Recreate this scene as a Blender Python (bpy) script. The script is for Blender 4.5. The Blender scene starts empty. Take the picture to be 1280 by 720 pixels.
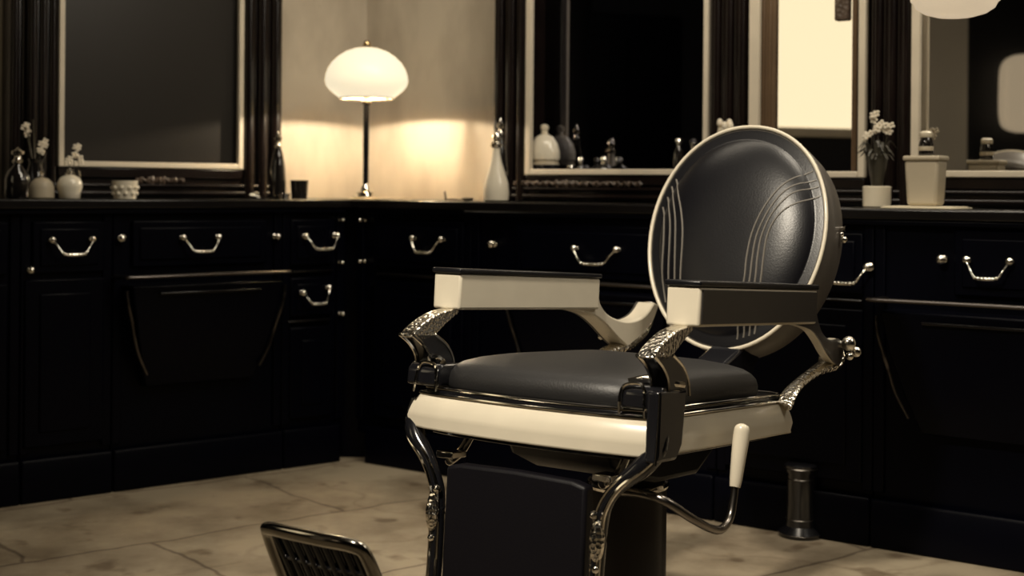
import bpy, bmesh, math, random
import numpy as np
from mathutils import Vector, Matrix
random.seed(7)
C = bpy.context.scene.collection
R = math.radians
PI = math.pi

# ------------------------------------------------------------------ camera, world, lights, exposure
EYE, FPX, HOR = 0.99, 1700.0, 234.0
cam_d = bpy.data.cameras.new('camera'); cam = bpy.data.objects.new('camera', cam_d); C.objects.link(cam)
ROLL = R(0.5)
# (camera level, horizon high in the frame: vertical lens shift)
cam.rotation_euler = (Matrix.Rotation(R(90), 4, 'X') @ Matrix.Rotation(ROLL, 4, 'Z')).to_euler()
cam.location = (0, 0, EYE)
cam_d.sensor_width = 36.0; cam_d.lens = FPX / 1280 * 36.0
cam_d.shift_x = 0.0; cam_d.shift_y = -(360 - HOR) / 1280
cam_d.clip_start = 0.05
cam_d.dof.use_dof = True; cam_d.dof.focus_distance = 2.62; cam_d.dof.aperture_fstop = 4.0
bpy.context.scene.camera = cam
w = bpy.data.worlds.new('world'); bpy.context.scene.world = w; w.use_nodes = True
w.node_tree.nodes['Background'].inputs[0].default_value = (0.3, 0.4, 1.0, 1)
w.node_tree.nodes['Background'].inputs[1].default_value = 0.0008
vs = bpy.context.scene.view_settings
vs.view_transform = 'Standard'; vs.look = 'None'; vs.gamma = 1.0; vs.use_curve_mapping = False
vs.exposure = 0.0

def light(name, kind, loc, target, power, col, **kw):
    l = bpy.data.lights.new(name, kind); l.energy = power; l.color = col
    for k, v in kw.items(): setattr(l, k, v)
    o = bpy.data.objects.new(name, l); C.objects.link(o); o.location = loc
    if target is not None:
        o.rotation_euler = (Vector(target) - Vector(loc)).to_track_quat('-Z', 'Y').to_euler()
    return o
KEYC = (1.0, 0.89, 0.72)
light('key_spot', 'SPOT', (-0.65, 1.2, 2.75), (0.22, 2.9, 0.45), 350, KEYC, shadow_soft_size=0.10, spot_size=R(54), spot_blend=1.0)  # unseen key light, no fixture in the room
light('overhead_fill', 'AREA', (0.85, 2.85, 2.8), (0.72, 3.05, 0.9), 22, KEYC, shape='RECTANGLE', size=0.55, size_y=0.8)  # added unseen fill for seat, leather highlight and floor
light('side_fill', 'AREA', (2.1, 2.35, 2.45), (0.55, 3.05, 0.9), 9, KEYC, shape='RECTANGLE', size=0.6, size_y=0.6)  # added unseen fill for the highlight on the round back
light('wall_fill', 'AREA', (-0.10, 3.6, 2.8), (-0.1, 5.0, 1.2), 17, (1.0, 0.88, 0.70), shape='RECTANGLE', size=1.6, size_y=0.5)  # added unseen fill for the walls and worktop items

# ------------------------------------------------------------------ materials
def nodes(name):
    m = bpy.data.materials.new(name); m.use_nodes = True
    return m, m.node_tree, m.node_tree.nodes['Principled BSDF']
def mat(name, col, rough=0.5, metal=0.0, coat=0.0, spec=0.5, noise=0.0, nscale=8.0, bump=0.0, bscale=60.0,
        emit=None, estr=0.0, trans=0.0, col2=None, btype='noise', rnoise=0.0):
    m, nt, b = nodes(name)
    b.inputs['Base Color'].default_value = (*col, 1); b.inputs['Roughness'].default_value = rough
    b.inputs['Metallic'].default_value = metal; b.inputs['Coat Weight'].default_value = coat
    b.inputs['Coat Roughness'].default_value = 0.12
    b.inputs['Specular IOR Level'].default_value = spec; b.inputs['Transmission Weight'].default_value = trans
    if emit: b.inputs['Emission Color'].default_value = (*emit, 1); b.inputs['Emission Strength'].default_value = estr
    tc = nt.nodes.new('ShaderNodeTexCoord')
    if noise > 0 or col2:
        n = nt.nodes.new('ShaderNodeTexNoise'); n.inputs['Scale'].default_value = nscale; n.inputs['Detail'].default_value = 6
        nt.links.new(tc.outputs['Object'], n.inputs['Vector'])
        r = nt.nodes.new('ShaderNodeValToRGB'); c2 = col2 or tuple(c * (1 - noise) for c in col)
        r.color_ramp.elements[0].position = 0.35; r.color_ramp.elements[1].position = 0.68
        r.color_ramp.elements[0].color = (*c2, 1); r.color_ramp.elements[1].color = (*col, 1)
        nt.links.new(n.outputs['Fac'], r.inputs['Fac']); nt.links.new(r.outputs['Color'], b.inputs['Base Color'])
    if bump > 0:
        if btype == 'noise':
            n2 = nt.nodes.new('ShaderNodeTexNoise'); n2.inputs['Detail'].default_value = 4; out = n2.outputs['Fac']
        else:
            n2 = nt.nodes.new('ShaderNodeTexVoronoi'); out = n2.outputs['Distance']
        n2.inputs['Scale'].default_value = bscale
        nt.links.new(tc.outputs['Object'], n2.inputs['Vector'])
        bp = nt.nodes.new('ShaderNodeBump'); bp.inputs['Strength'].default_value = bump; bp.inputs['Distance'].default_value = 0.004
        nt.links.new(out, bp.inputs['Height']); nt.links.new(bp.outputs['Normal'], b.inputs['Normal'])
    return m
M = {}
M['cream'] = mat('cream_enamel', (0.76, 0.69, 0.55), 0.32, coat=0.3, noise=0.06, nscale=14, bump=0.03, bscale=25)
M['shell'] = mat('shaded_cream_enamel', (0.12, 0.108, 0.095), 0.38, noise=0.08)  # cream enamel of the back's side, its shade put into a darker colour
M['black_enamel'] = mat('black_enamel', (0.008, 0.008, 0.010), 0.18, coat=0.4)
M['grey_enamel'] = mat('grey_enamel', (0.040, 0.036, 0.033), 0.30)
M['leather'] = mat('black_leather', (0.004, 0.004, 0.006), 0.33, spec=0.5, bump=0.07, bscale=260)
M['cushion'] = mat('matt_black_leather', (0.016, 0.0155, 0.016), 0.46, spec=0.5, bump=0.12, bscale=240)
M['calf'] = mat('smooth_black_leather', (0.0035, 0.003, 0.0055), 0.5, spec=0.3, bump=0.08, bscale=240)
M['piping'] = mat('grey_stitching', (0.16, 0.145, 0.125), 0.42)
M['chrome'] = mat('chrome', (0.80, 0.76, 0.68), 0.10, metal=1.0)
M['ornate'] = mat('engraved_nickel', (0.80, 0.76, 0.68), 0.17, metal=1.0, bump=0.5, bscale=120, btype='voronoi')
M['dark_chrome'] = mat('dark_chrome', (0.42, 0.39, 0.34), 0.12, metal=1.0)
M['bin_metal'] = mat('dull_steel', (0.10, 0.09, 0.085), 0.30, metal=1.0)
M['dark_metal'] = mat('dark_steel', (0.22, 0.20, 0.18), 0.28, metal=1.0)
M['lacquer'] = mat('black_lacquer_wood', (0.0008, 0.0010, 0.0036), 0.36, spec=0.09, noise=0.2, nscale=5)
M['lacquer_top'] = mat('black_polished_worktop', (0.006, 0.005, 0.005), 0.24, spec=0.4, noise=0.3, nscale=6)
M['mahogany'] = mat('dark_mahogany', (0.010, 0.0055, 0.0045), 0.25, spec=0.4, coat=0.15, noise=0.5, nscale=7)
M['slip'] = mat('pale_gilt_slip', (0.80, 0.71, 0.56), 0.45, noise=0.1)
M['liner'] = mat('brown_liner', (0.16, 0.10, 0.055), 0.4, noise=0.2)
M['carving'] = mat('worn_carving', (0.14, 0.10, 0.075), 0.35, noise=0.4, nscale=30, bump=0.8, bscale=70, btype='voronoi')
M['mirror'] = mat('mirror_silvering', (0.82, 0.80, 0.76), 0.015, metal=1.0)
M['smoked'] = mat('smoked_mirror', (0.22, 0.22, 0.25), 0.03, metal=1.0)
M['dark_reflection'] = mat('dull_dark_mirror', (0.030, 0.027, 0.024), 0.30, spec=0.25)  # left mirror: dark reflection put into the base colour, hardly mirrors
M['brass'] = mat('brass', (0.80, 0.58, 0.30), 0.2, metal=1.0)
M['handle'] = mat('aged_silver_handle', (0.85, 0.82, 0.74), 0.17, metal=1.0, bump=0.3, bscale=150)
M['porcelain'] = mat('white_porcelain', (0.80, 0.72, 0.56), 0.3, coat=0.3)
M['milk'] = mat('pale_milk_glass', (0.86, 0.79, 0.64), 0.22, coat=0.5)
M['powder'] = mat('pale_powder', (0.70, 0.61, 0.46), 0.8)
M['bisque'] = mat('bisque_canister', (0.52, 0.45, 0.33), 0.5, noise=0.1)
M['dark_glass'] = mat('dark_bottle_glass', (0.012, 0.010, 0.009), 0.06, coat=0.5, spec=0.8)
M['glass'] = mat('clear_glass', (0.95, 0.93, 0.88), 0.04, trans=1.0)
M['towel'] = mat('cream_towel', (0.74, 0.66, 0.50), 0.9, bump=0.5, bscale=200)
M['petal'] = mat('white_petal', (0.85, 0.77, 0.62), 0.6)
M['leaf'] = mat('dark_leaf', (0.05, 0.045, 0.032), 0.35)
M['ceil'] = mat('dark_ceiling_paint', (0.05, 0.045, 0.04), 0.8)
M['darkwall'] = mat('dark_wall_paint', (0.010, 0.010, 0.013), 0.7)
M['greywall'] = mat('grey_wall_paint', (0.85, 0.80, 0.70), 0.8, noise=0.05, nscale=3)
M['shade'] = mat('lit_opal_glass', (0.85, 0.75, 0.55), 0.35, emit=(1.0, 0.87, 0.62), estr=0.86)
M['shade_dim'] = mat('dim_opal_glass', (0.75, 0.66, 0.50), 0.3, emit=(1.0, 0.80, 0.55), estr=0.50)
M['shade_far'] = mat('far_opal_glass', (0.75, 0.66, 0.50), 0.3, emit=(1.0, 0.80, 0.55), estr=0.30)
M['glow_face'] = mat('added_glow', (0.8, 0.75, 0.6), 0.5, emit=(1.0, 0.84, 0.56), estr=1.22)
def plaster():
    m, nt, b = nodes('warm_plaster'); b.inputs['Roughness'].default_value = 0.85
    tc = nt.nodes.new('ShaderNodeTexCoord'); mp = nt.nodes.new('ShaderNodeMapping'); mp.inputs['Scale'].default_value = (1.0, 1.0, 0.45)
    nt.links.new(tc.outputs['Object'], mp.inputs['Vector'])
    n = nt.nodes.new('ShaderNodeTexNoise'); n.inputs['Scale'].default_value = 5.5; n.inputs['Detail'].default_value = 5
    nt.links.new(mp.outputs['Vector'], n.inputs['Vector'])
    r = nt.nodes.new('ShaderNodeValToRGB'); r.color_ramp.elements[0].position = 0.32; r.color_ramp.elements[1].position = 0.62
    r.color_ramp.elements[0].color = (0.47, 0.40, 0.31, 1); r.color_ramp.elements[1].color = (0.66, 0.58, 0.46, 1)
    nt.links.new(n.outputs['Fac'], r.inputs['Fac'])
    # small dark stains
    v = nt.nodes.new('ShaderNodeTexVoronoi'); v.inputs['Scale'].default_value = 3.2; nt.links.new(tc.outputs['Object'], v.inputs['Vector'])
    r2 = nt.nodes.new('ShaderNodeValToRGB'); r2.color_ramp.elements[0].position = 0.02; r2.color_ramp.elements[1].position = 0.07
    r2.color_ramp.elements[0].color = (0.55, 0.5, 0.45, 1)
    nt.links.new(v.outputs['Distance'], r2.inputs['Fac'])
    mx = nt.nodes.new('ShaderNodeMixRGB'); mx.blend_type = 'MULTIPLY'; mx.inputs['Fac'].default_value = 0.8
    nt.links.new(r.outputs['Color'], mx.inputs['Color1']); nt.links.new(r2.outputs['Color'], mx.inputs['Color2'])
    nt.links.new(mx.outputs['Color'], b.inputs['Base Color'])
    return m
M['plaster'] = plaster()
def stone():
    m, nt, b = nodes('worn_stone_tiles')
    L = nt.links.new
    tc = nt.nodes.new('ShaderNodeTexCoord'); mp = nt.nodes.new('ShaderNodeMapping')
    mp.inputs['Rotation'].default_value = (0, 0, R(-38.3)); mp.inputs['Location'].default_value = (0.34, 0.16, 0)
    L(tc.outputs['Object'], mp.inputs['Vector'])
    dn = nt.nodes.new('ShaderNodeTexNoise'); dn.inputs['Scale'].default_value = 3.5; dn.inputs['Detail'].default_value = 5
    L(tc.outputs['Object'], dn.inputs['Vector'])
    ad = nt.nodes.new('ShaderNodeMixRGB'); ad.blend_type = 'LINEAR_LIGHT'; ad.inputs['Fac'].default_value = 0.05
    L(mp.outputs['Vector'], ad.inputs['Color1']); L(dn.outputs['Color'], ad.inputs['Color2'])
    br = nt.nodes.new('ShaderNodeTexBrick'); br.offset = 0.37
    for k, v in (('Scale', 1.0), ('Mortar Size', 0.010), ('Mortar Smooth', 0.9), ('Brick Width', 0.95), ('Row Height', 0.62), ('Bias', 0.0)): br.inputs[k].default_value = v
    br.inputs['Color1'].default_value = (0.40, 0.335, 0.235, 1); br.inputs['Color2'].default_value = (0.34, 0.28, 0.20, 1); br.inputs['Mortar'].default_value = (0.17, 0.13, 0.09, 1)
    L(ad.outputs['Color'], br.inputs['Vector'])
    n = nt.nodes.new('ShaderNodeTexNoise'); n.inputs['Scale'].default_value = 2.6; n.inputs['Detail'].default_value = 7; n.inputs['Roughness'].default_value = 0.62
    L(tc.outputs['Object'], n.inputs['Vector'])
    r = nt.nodes.new('ShaderNodeValToRGB'); r.color_ramp.elements[0].position = 0.30; r.color_ramp.elements[1].position = 0.58
    r.color_ramp.elements[0].color = (0.42, 0.38, 0.34, 1); r.color_ramp.elements[1].color = (1.08, 1.08, 1.08, 1)
    L(n.outputs['Fac'], r.inputs['Fac'])
    mx = nt.nodes.new('ShaderNodeMixRGB'); mx.blend_type = 'MULTIPLY'; mx.inputs['Fac'].default_value = 1
    L(br.outputs['Color'], mx.inputs['Color1']); L(r.outputs['Color'], mx.inputs['Color2'])
    # darker blotches
    n3 = nt.nodes.new('ShaderNodeTexNoise'); n3.inputs['Scale'].default_value = 7; n3.inputs['Detail'].default_value = 3
    L(tc.outputs['Object'], n3.inputs['Vector'])
    r3 = nt.nodes.new('ShaderNodeValToRGB'); r3.color_ramp.elements[0].position = 0.30; r3.color_ramp.elements[1].position = 0.40
    r3.color_ramp.elements[0].color = (0.42, 0.36, 0.31, 1); L(n3.outputs['Fac'], r3.inputs['Fac'])
    m2 = nt.nodes.new('ShaderNodeMixRGB'); m2.blend_type = 'MULTIPLY'; m2.inputs['Fac'].default_value = 0.8
    L(mx.outputs['Color'], m2.inputs['Color1']); L(r3.outputs['Color'], m2.inputs['Color2'])
    # irregular cracks
    wn_ = nt.nodes.new('ShaderNodeTexNoise'); wn_.inputs['Scale'].default_value = 2.2; wn_.inputs['Detail'].default_value = 6
    L(tc.outputs['Object'], wn_.inputs['Vector'])
    a2 = nt.nodes.new('ShaderNodeMixRGB'); a2.blend_type = 'LINEAR_LIGHT'; a2.inputs['Fac'].default_value = 0.30
    L(tc.outputs['Object'], a2.inputs['Color1']); L(wn_.outputs['Color'], a2.inputs['Color2'])
    vo = nt.nodes.new('ShaderNodeTexVoronoi'); vo.feature = 'DISTANCE_TO_EDGE'; vo.inputs['Scale'].default_value = 0.75
    L(a2.outputs['Color'], vo.inputs['Vector'])
    rv = nt.nodes.new('ShaderNodeValToRGB'); rv.color_ramp.elements[0].position = 0.0; rv.color_ramp.elements[1].position = 0.014
    rv.color_ramp.elements[0].color = (0.42, 0.36, 0.31, 1); L(vo.outputs['Distance'], rv.inputs['Fac'])
    m3 = nt.nodes.new('ShaderNodeMixRGB'); m3.blend_type = 'MULTIPLY'; m3.inputs['Fac'].default_value = 0.32
    L(m2.outputs['Color'], m3.inputs['Color1']); L(rv.outputs['Color'], m3.inputs['Color2'])
    L(m3.outputs['Color'], b.inputs['Base Color'])
    b.inputs['Roughness'].default_value = 0.62
    bp = nt.nodes.new('ShaderNodeBump'); bp.inputs['Strength'].default_value = 0.35; bp.inputs['Distance'].default_value = 0.01
    L(n.outputs['Fac'], bp.inputs['Height']); L(bp.outputs['Normal'], b.inputs['Normal'])
    return m
M['stone'] = stone()

# ------------------------------------------------------------------ mesh helpers
def spline(pts, n=6, closed=False):
    P = [np.array(p, float) for p in pts]; out = []
    N = len(P); rng = N if closed else N - 1
    for i in range(rng):
        if closed: a, b, c, d = P[(i - 1) % N], P[i], P[(i + 1) % N], P[(i + 2) % N]
        else: a, b, c, d = P[max(i - 1, 0)], P[i], P[i + 1], P[min(i + 2, N - 1)]
        for k in range(n):
            t = k / n
            out.append(0.5 * ((2 * b) + (-a + c) * t + (2 * a - 5 * b + 4 * c - d) * t * t + (-a + 3 * b - 3 * c + d) * t ** 3))
    if not closed: out.append(P[-1])
    return out
class MB:
    def __init__(s, xf=None): s.v = []; s.f = []; s.xf = xf
    def add(s, v, f):
        o = len(s.v); s.v += [tuple(float(c) for c in p) for p in v]; s.f += [tuple(i + o for i in q) for q in f]; return s
    def box(s, x0, x1, y0, y1, z0, z1):
        v = [(x, y, z) for x in (x0, x1) for y in (y0, y1) for z in (z0, z1)]
        return s.add(v, [(0, 1, 3, 2), (4, 6, 7, 5), (0, 4, 5, 1), (2, 3, 7, 6), (0, 2, 6, 4), (1, 5, 7, 3)])
    def prism(s, poly, lo, hi, ax='y', top=None):
        """polygon in the two other axes, extruded along ax; top: other polygon at hi"""
        top = top or poly; n = len(poly)
        def P(p, h): return {'y': (p[0], h, p[1]), 'x': (h, p[0], p[1]), 'z': (p[0], p[1], h)}[ax]
        v = [P(p, lo) for p in poly] + [P(p, hi) for p in top]
        return s.add(v, [tuple(range(n))[::-1], tuple(range(n, 2 * n))] + [(i, (i + 1) % n, n + (i + 1) % n, n + i) for i in range(n)])
    def lathe(s, prof, c=(0, 0, 0), seg=28, ax='z', sq=(1, 1)):
        """prof: (radius, height) bottom to top"""
        v = []; f = []; n = len(prof)
        for r, h in prof:
            for k in range(seg):
                a = 2 * PI * k / seg; p = (r * math.cos(a) * sq[0], r * math.sin(a) * sq[1], h)
                if ax == 'y': p = (p[0], p[2], p[1])
                if ax == 'x': p = (p[2], p[0], p[1])
                v.append((p[0] + c[0], p[1] + c[1], p[2] + c[2]))
        for i in range(n - 1):
            for k in range(seg):
                k2 = (k + 1) % seg; f.append((i * seg + k, i * seg + k2, (i + 1) * seg + k2, (i + 1) * seg + k))
        if prof[0][0] > 1e-5: f.append(tuple(range(seg))[::-1])
        if prof[-1][0] > 1e-5: f.append(tuple((n - 1) * seg + k for k in range(seg)))
        return s.add(v, f)
    def ball(s, c, r, seg=16, sq=(1, 1, 1)):
        n = seg // 2 + 1
        prof = [(max(r * math.sin(PI * i / (n - 1)), 1e-6), -r * math.cos(PI * i / (n - 1)) * sq[2]) for i in range(n)]
        return s.lathe(prof, c, seg, 'z', (sq[0], sq[1]))
    def tube(s, pts, r, seg=10, n=6, closed=False, flat=(1, 1), up=(0, 0, 1), smooth=True):
        pts = [tuple(p) for p in pts]
        rr = list(r) if hasattr(r, '__len__') else [r] * len(pts)
        q = [tuple(p) + (a,) for p, a in zip(pts, rr)]
        q = spline(q, n, closed) if smooth else [np.array(p) for p in q]
        P = [Vector(p[:3]) for p in q]; rad = [abs(float(p[3])) for p in q]; N = len(P); v = []; f = []
        U = Vector(up)
        for i in range(N):
            if closed: t = P[(i + 1) % N] - P[i - 1]
            else: t = P[min(i + 1, N - 1)] - P[max(i - 1, 0)]
            t = t.normalized() if t.length > 1e-9 else Vector((0, 0, 1))
            a = U.cross(t)
            if a.length < 0.05: a = Vector((1, 0, 0)).cross(t)
            a.normalize(); b = t.cross(a).normalized()
            for k in range(seg):
                th = 2 * PI * k / seg
                v.append(tuple(P[i] + a * (math.cos(th) * rad[i] * flat[0]) + b * (math.sin(th) * rad[i] * flat[1])))
        for i in range(N if closed else N - 1):
            j = (i + 1) % N
            for k in range(seg):
                k2 = (k + 1) % seg; f.append((i * seg + k, i * seg + k2, j * seg + k2, j * seg + k))
        if not closed: f += [tuple(range(seg))[::-1], tuple((N - 1) * seg + k for k in range(seg))]
        return s.add(v, f)
    def build(s, name, m, parent=None, bevel=0.0, smooth=True, sub=0, seg=2, angle=40):
        v = [s.xf(p) for p in s.v] if s.xf else s.v
        me = bpy.data.meshes.new(name); me.from_pydata(v, [], s.f); me.validate()
        bm = bmesh.new(); bm.from_mesh(me); bmesh.ops.recalc_face_normals(bm, faces=bm.faces); bm.to_mesh(me); bm.free()
        me.materials.append(m)
        o = bpy.data.objects.new(name, me); C.objects.link(o)
        if parent: o.parent = parent
        if smooth:
            for p in me.polygons: p.use_smooth = True
            me.set_sharp_from_angle(angle=R(angle))
        if bevel > 0:
            b = o.modifiers.new('bevel', 'BEVEL'); b.width = bevel; b.segments = seg; b.limit_method = 'ANGLE'; b.angle_limit = R(35); b.harden_normals = False
        if sub:
            b = o.modifiers.new('sub', 'SUBSURF'); b.levels = sub; b.render_levels = sub
        return o
def tag(o, label, cat, group=None):
    o['label'] = label; o['category'] = cat
    if group: o['group'] = group
    return o
def thing(name, label, cat, loc=(0, 0, 0), rz=0.0, group=None):
    o = bpy.data.objects.new(name, None); o.empty_display_size = 0.05; C.objects.link(o)
    o.location = loc; o.rotation_euler = (0, 0, rz); return tag(o, label, cat, group)
def structure(o): o['kind'] = 'structure'; return o

# ------------------------------------------------------------------ places measured in the room
def ray(px, py):
    u, v = px - 640, py - HOR; c, s = math.cos(ROLL), math.sin(ROLL)
    return np.array([(c * u + s * v) / FPX, 1.0, -(-s * u + c * v) / FPX])
AL, AR = R(38.3), R(-35.6)
CORNER = np.array([-.58, 4.90])                              # where the two cabinet fronts meet
nL = np.array([math.sin(AL), -math.cos(AL)]); nR = np.array([math.sin(AR), -math.cos(AR)])
dLx = np.array([math.cos(AL), math.sin(AL)]); dRx = np.array([math.cos(AR), math.sin(AR)])
WCOR = np.linalg.solve(np.array([nL, nR]), np.array([nL @ CORNER - .5, nR @ CORNER - .5]))
RUN = {'L': (dLx, nL, AL), 'R': (dRx, nR, AR)}
def on_run(run, px, py, y=0.0):
    """a point of the plane y metres behind the cabinet fronts of a run: (x along the run, z)"""
    d, n, a = RUN[run]; r = ray(px, py); P = CORNER - n * y
    k = (P @ n) / (r[:2] @ n); q = r * k
    return float((q[:2] - CORNER) @ d), float(q[2] + EYE)
def rx(run, px, y=0.0): return on_run(run, px, 250, y)[0]
def rz(run, px, py, y=0.0): return on_run(run, px, py, y)[1]
def run_world(run, x, y, z=0.0):
    d, n, a = RUN[run]; q = CORNER + d * x - n * y; return (float(q[0]), float(q[1]), z)
def run_thing(name, label, cat, run, x, y=0.0, z=0.0, group=None):
    return thing(name, label, cat, run_world(run, x, y, z), RUN[run][2], group)

# ------------------------------------------------------------------ room shell
TOPZ, CEIL = 0.94, 2.95
wl = WCOR - dLx * 1.76; we = WCOR - dLx * ((WCOR[0] + 3.2) / dLx[0]); wr = WCOR + dRx * ((3.4 - WCOR[0]) / dRx[0])
pts = [tuple(WCOR), tuple(we), (-3.2, -1.6), (3.4, -1.6), tuple(wr)]
structure(MB().prism([(p[0], p[1]) for p in pts], -0.06, 0.0, 'z').build('floor', M['stone'], smooth=False))
structure(MB().prism([(p[0], p[1]) for p in pts], CEIL, CEIL + 0.06, 'z').build('ceiling', M['ceil'], smooth=False))
def wall(name, a, b, m, z0=0.0, z1=CEIL, th=0.08):
    a = np.array(a); b = np.array(b); d = (b - a) / np.linalg.norm(b - a); n = np.array([d[1], -d[0]])
    # n must point away from the room's middle
    if (np.array([0, 2]) - a) @ n > 0: n = -n
    q = [tuple(a), tuple(b), tuple(b + n * th), tuple(a + n * th)]
    return structure(MB().prism(q, z0, z1, 'z').build(name, m, smooth=False))
wall('wall_left', WCOR, wl, M['plaster'])
wall('wall_left_far', wl, we, M['darkwall'])
wall('wall_back', WCOR, wr, M['plaster'])
SX = -3.2
wall('wall_side', (SX, we[1]), (SX, 2.28), M['darkwall'])
wall('wall_side_middle', (SX, 2.28), (SX, 1.03), M['darkwall'])
wall('wall_side_pale', (SX, 1.03), (SX, 0.56), M['greywall'])
wall('wall_side_near', (SX, 0.56), (SX, -1.6), M['darkwall'])
wall('wall_rear', (SX, -1.6), (3.4, -1.6), M['darkwall'])
wall('wall_right', (3.4, -1.6), (3.4, wr[1]), M['darkwall'])
# added glowing panel, stands in for the bright wall reflected in the narrow mirror
wn = bpy.data.objects.new('glow_panel', None); C.objects.link(wn); wn.location = (SX, 1.90, 0); structure(wn)
m = MB(); m.box(0.005, 0.03, -0.42, 0.42, 1.40, 2.60); m.build('glow_panel_face', M['glow_face'], wn)
m = MB()
for y0, y1, z0, z1 in ((-0.465, -0.42, 1.34, 2.66), (0.42, 0.465, 1.34, 2.66), (-0.42, 0.42, 1.34, 1.40), (-0.42, 0.42, 2.60, 2.66)): m.box(0.0, 0.05, y0, y1, z0, z1)
m.build('glow_panel_frame', M['slip'], wn, bevel=0.004)
# unseen dark door shape added to keep the middle mirror's reflection black
dr = bpy.data.objects.new('dark_backing', None); C.objects.link(dr); dr.location = (SX, 3.3, 0); structure(dr)
m = MB(); m.box(0.0, 0.04, -0.45, 0.45, 0.0, 2.1); m.build('backing_panel', M['lacquer'], dr, bevel=0.005)
m = MB()
for y in (-0.2, 0.2):
    for z0, z1 in ((0.2, 0.95), (1.1, 1.95)): m.box(0.04, 0.055, y - 0.14, y + 0.14, z0, z1)
m.build('backing_moulding', M['lacquer'], dr, bevel=0.006)

# ------------------------------------------------------------------ barber chair
CX, CY, CB, CT = 0.2372, 2.7362, 0.60544, 0.06755
ct, st_ = math.cos(CT), math.sin(CT)
def T(p):                                                    # the seat leans back a little on its column
    a, s, z = p; return (a * ct - (z - .5) * st_, s, .5 + (z - .5) * ct + a * st_)
chair = thing('barber_chair', 'vintage black leather and cream barber chair with round back standing on the stone floor', 'barber chair',
              (CX, CY, 0), math.atan2(-math.cos(CB), -math.sin(CB)))
# seat pan plan outline (front bowed)
def plan(hw, af, ar, bow, rc=0.03, n=10):
    P = []
    for i in range(n + 1):
        t = -1 + 2 * i / n; P.append((af + bow * (1 - t * t), hw * t))
    P[0] = (af - 0.004, -hw + 0.004); P[-1] = (af - 0.004, hw - 0.004)
    P = P + [(ar + rc, hw), (ar + rc * .3, hw - rc * .3), (ar, hw - rc), (ar, -hw + rc), (ar + rc * .3, -hw + rc * .3), (ar + rc, -hw)]
    return P
def ring(mb, outer0, inner0, z0, outer1, inner1, z1):
    n = len(outer0)
    v = [(p[0], p[1], z0) for p in outer0] + [(p[0], p[1], z0) for p in inner0] + [(p[0], p[1], z1) for p in outer1] + [(p[0], p[1], z1) for p in inner1]
    f = []
    for i in range(n):
        j = (i + 1) % n
        f += [(i, j, 2 * n + j, 2 * n + i), (n + j, n + i, 3 * n + i, 3 * n + j), (j, i, n + i, n + j), (2 * n + i, 2 * n + j, 3 * n + j, 3 * n + i)]
    mb.add(v, f)
mb = MB(T)
sec = [(.0, .512), (.001, .516), (-.002, .532), (.0, .542), (.003, .552), (.007, .562), (.0135, .571), (.017, .573)]
for (k0, z0), (k1, z1) in zip(sec[:-1], sec[1:]):
    P0, P1 = plan(.266 - k0, .382 - k0, -.226 + k0, .028), plan(.266 - k1, .382 - k1, -.226 + k1, .028); n = len(P0)
    mb.add([(p[0], p[1], z0) for p in P0] + [(p[0], p[1], z1) for p in P1], [(i, (i + 1) % n, n + (i + 1) % n, n + i) for i in range(n)])
PI_ = plan(.235, .35, -.19, .026); n = len(PI_)
for z0, z1, A, B in ((.512, .512, plan(.266, .382, -.226, .028), PI_), (.512, .573, PI_, PI_), (.573, .573, PI_, plan(.249, .365, -.209, .028))):
    mb.add([(p[0], p[1], z0) for p in A] + [(p[0], p[1], z1) for p in B], [(i, (i + 1) % n, n + (i + 1) % n, n + i) for i in range(n)])

_o = mb.build('apron', M['cream'], chair, angle=50)
bm = bmesh.new(); bm.from_mesh(_o.data); bmesh.ops.remove_doubles(bm, verts=bm.verts, dist=1e-5); bmesh.ops.recalc_face_normals(bm, faces=bm.faces); bm.to_mesh(_o.data); bm.free()
mb = MB(T)
for z, k in ((.5755, 0.0), (.5870, .009)):
    P = plan(.253 - k, .368 - k, -.214 + k, .028)
    mb.tube([(p[0], p[1], z) for p in P], .0030, seg=8, n=2, closed=True, smooth=False)
mb.build('chrome_trim', M['chrome'], chair)
mb = MB(T); P = plan(.245, .360, -.206, .028); mb.prism(P, .555, .584, 'z'); mb.prism(plan(.234, .348, -.189, .024), .500, .555, 'z')
mb.build('seat_pan', M['black_enamel'], chair, bevel=0.002)
# seat cushion: soft box with crown
def cushion():
    mb = MB(T); n = 26; v = []; f = []
    A0, A1, S0 = -.17, .352, .232
    prof = [(0.0, .585, .985), (.15, .592, 1.0), (.5, .606, 1.0), (.8, .619, .985), (1.0, .629, .95)]
    def pt(u, w):                                            # squircle plan
        th = 2 * PI * u; c, s = math.cos(th), math.sin(th); e = 2 / 7.0
        return ((A0 + A1) / 2 + (A1 - A0) / 2 * math.copysign(abs(c) ** e, c) * w, S0 * math.copysign(abs(s) ** e, s) * w)
    N = 72; rings = []
    for _, z, w in prof:
        rings.append([(*pt(k / N, w), z) for k in range(N)])
    for w, z in ((.90, .637), (.80, .645), (.65, .652), (.45, .657), (.22, .660), (.02, .661)):
        rings.append([(*pt(k / N, w), z) for k in range(N)])
    for i, rg in enumerate(rings):
        for (a, s, z) in rg:
            if a > .2: a += .022 * (1 - (s / S0) ** 2) * min(1, (a - .2) / .12)
            v.append((a, s, z))
    for i in range(len(rings) - 1):
        for k in range(N): f.append((i * N + k, i * N + (k + 1) % N, (i + 1) * N + (k + 1) % N, (i + 1) * N + k))
    f.append(tuple(range(N))); f.append(tuple((len(rings) - 1) * N + k for k in range(N)))
    mb.add(v, f); return mb.build('seat_cushion', M['cushion'], chair, angle=70)
cushion()
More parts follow.
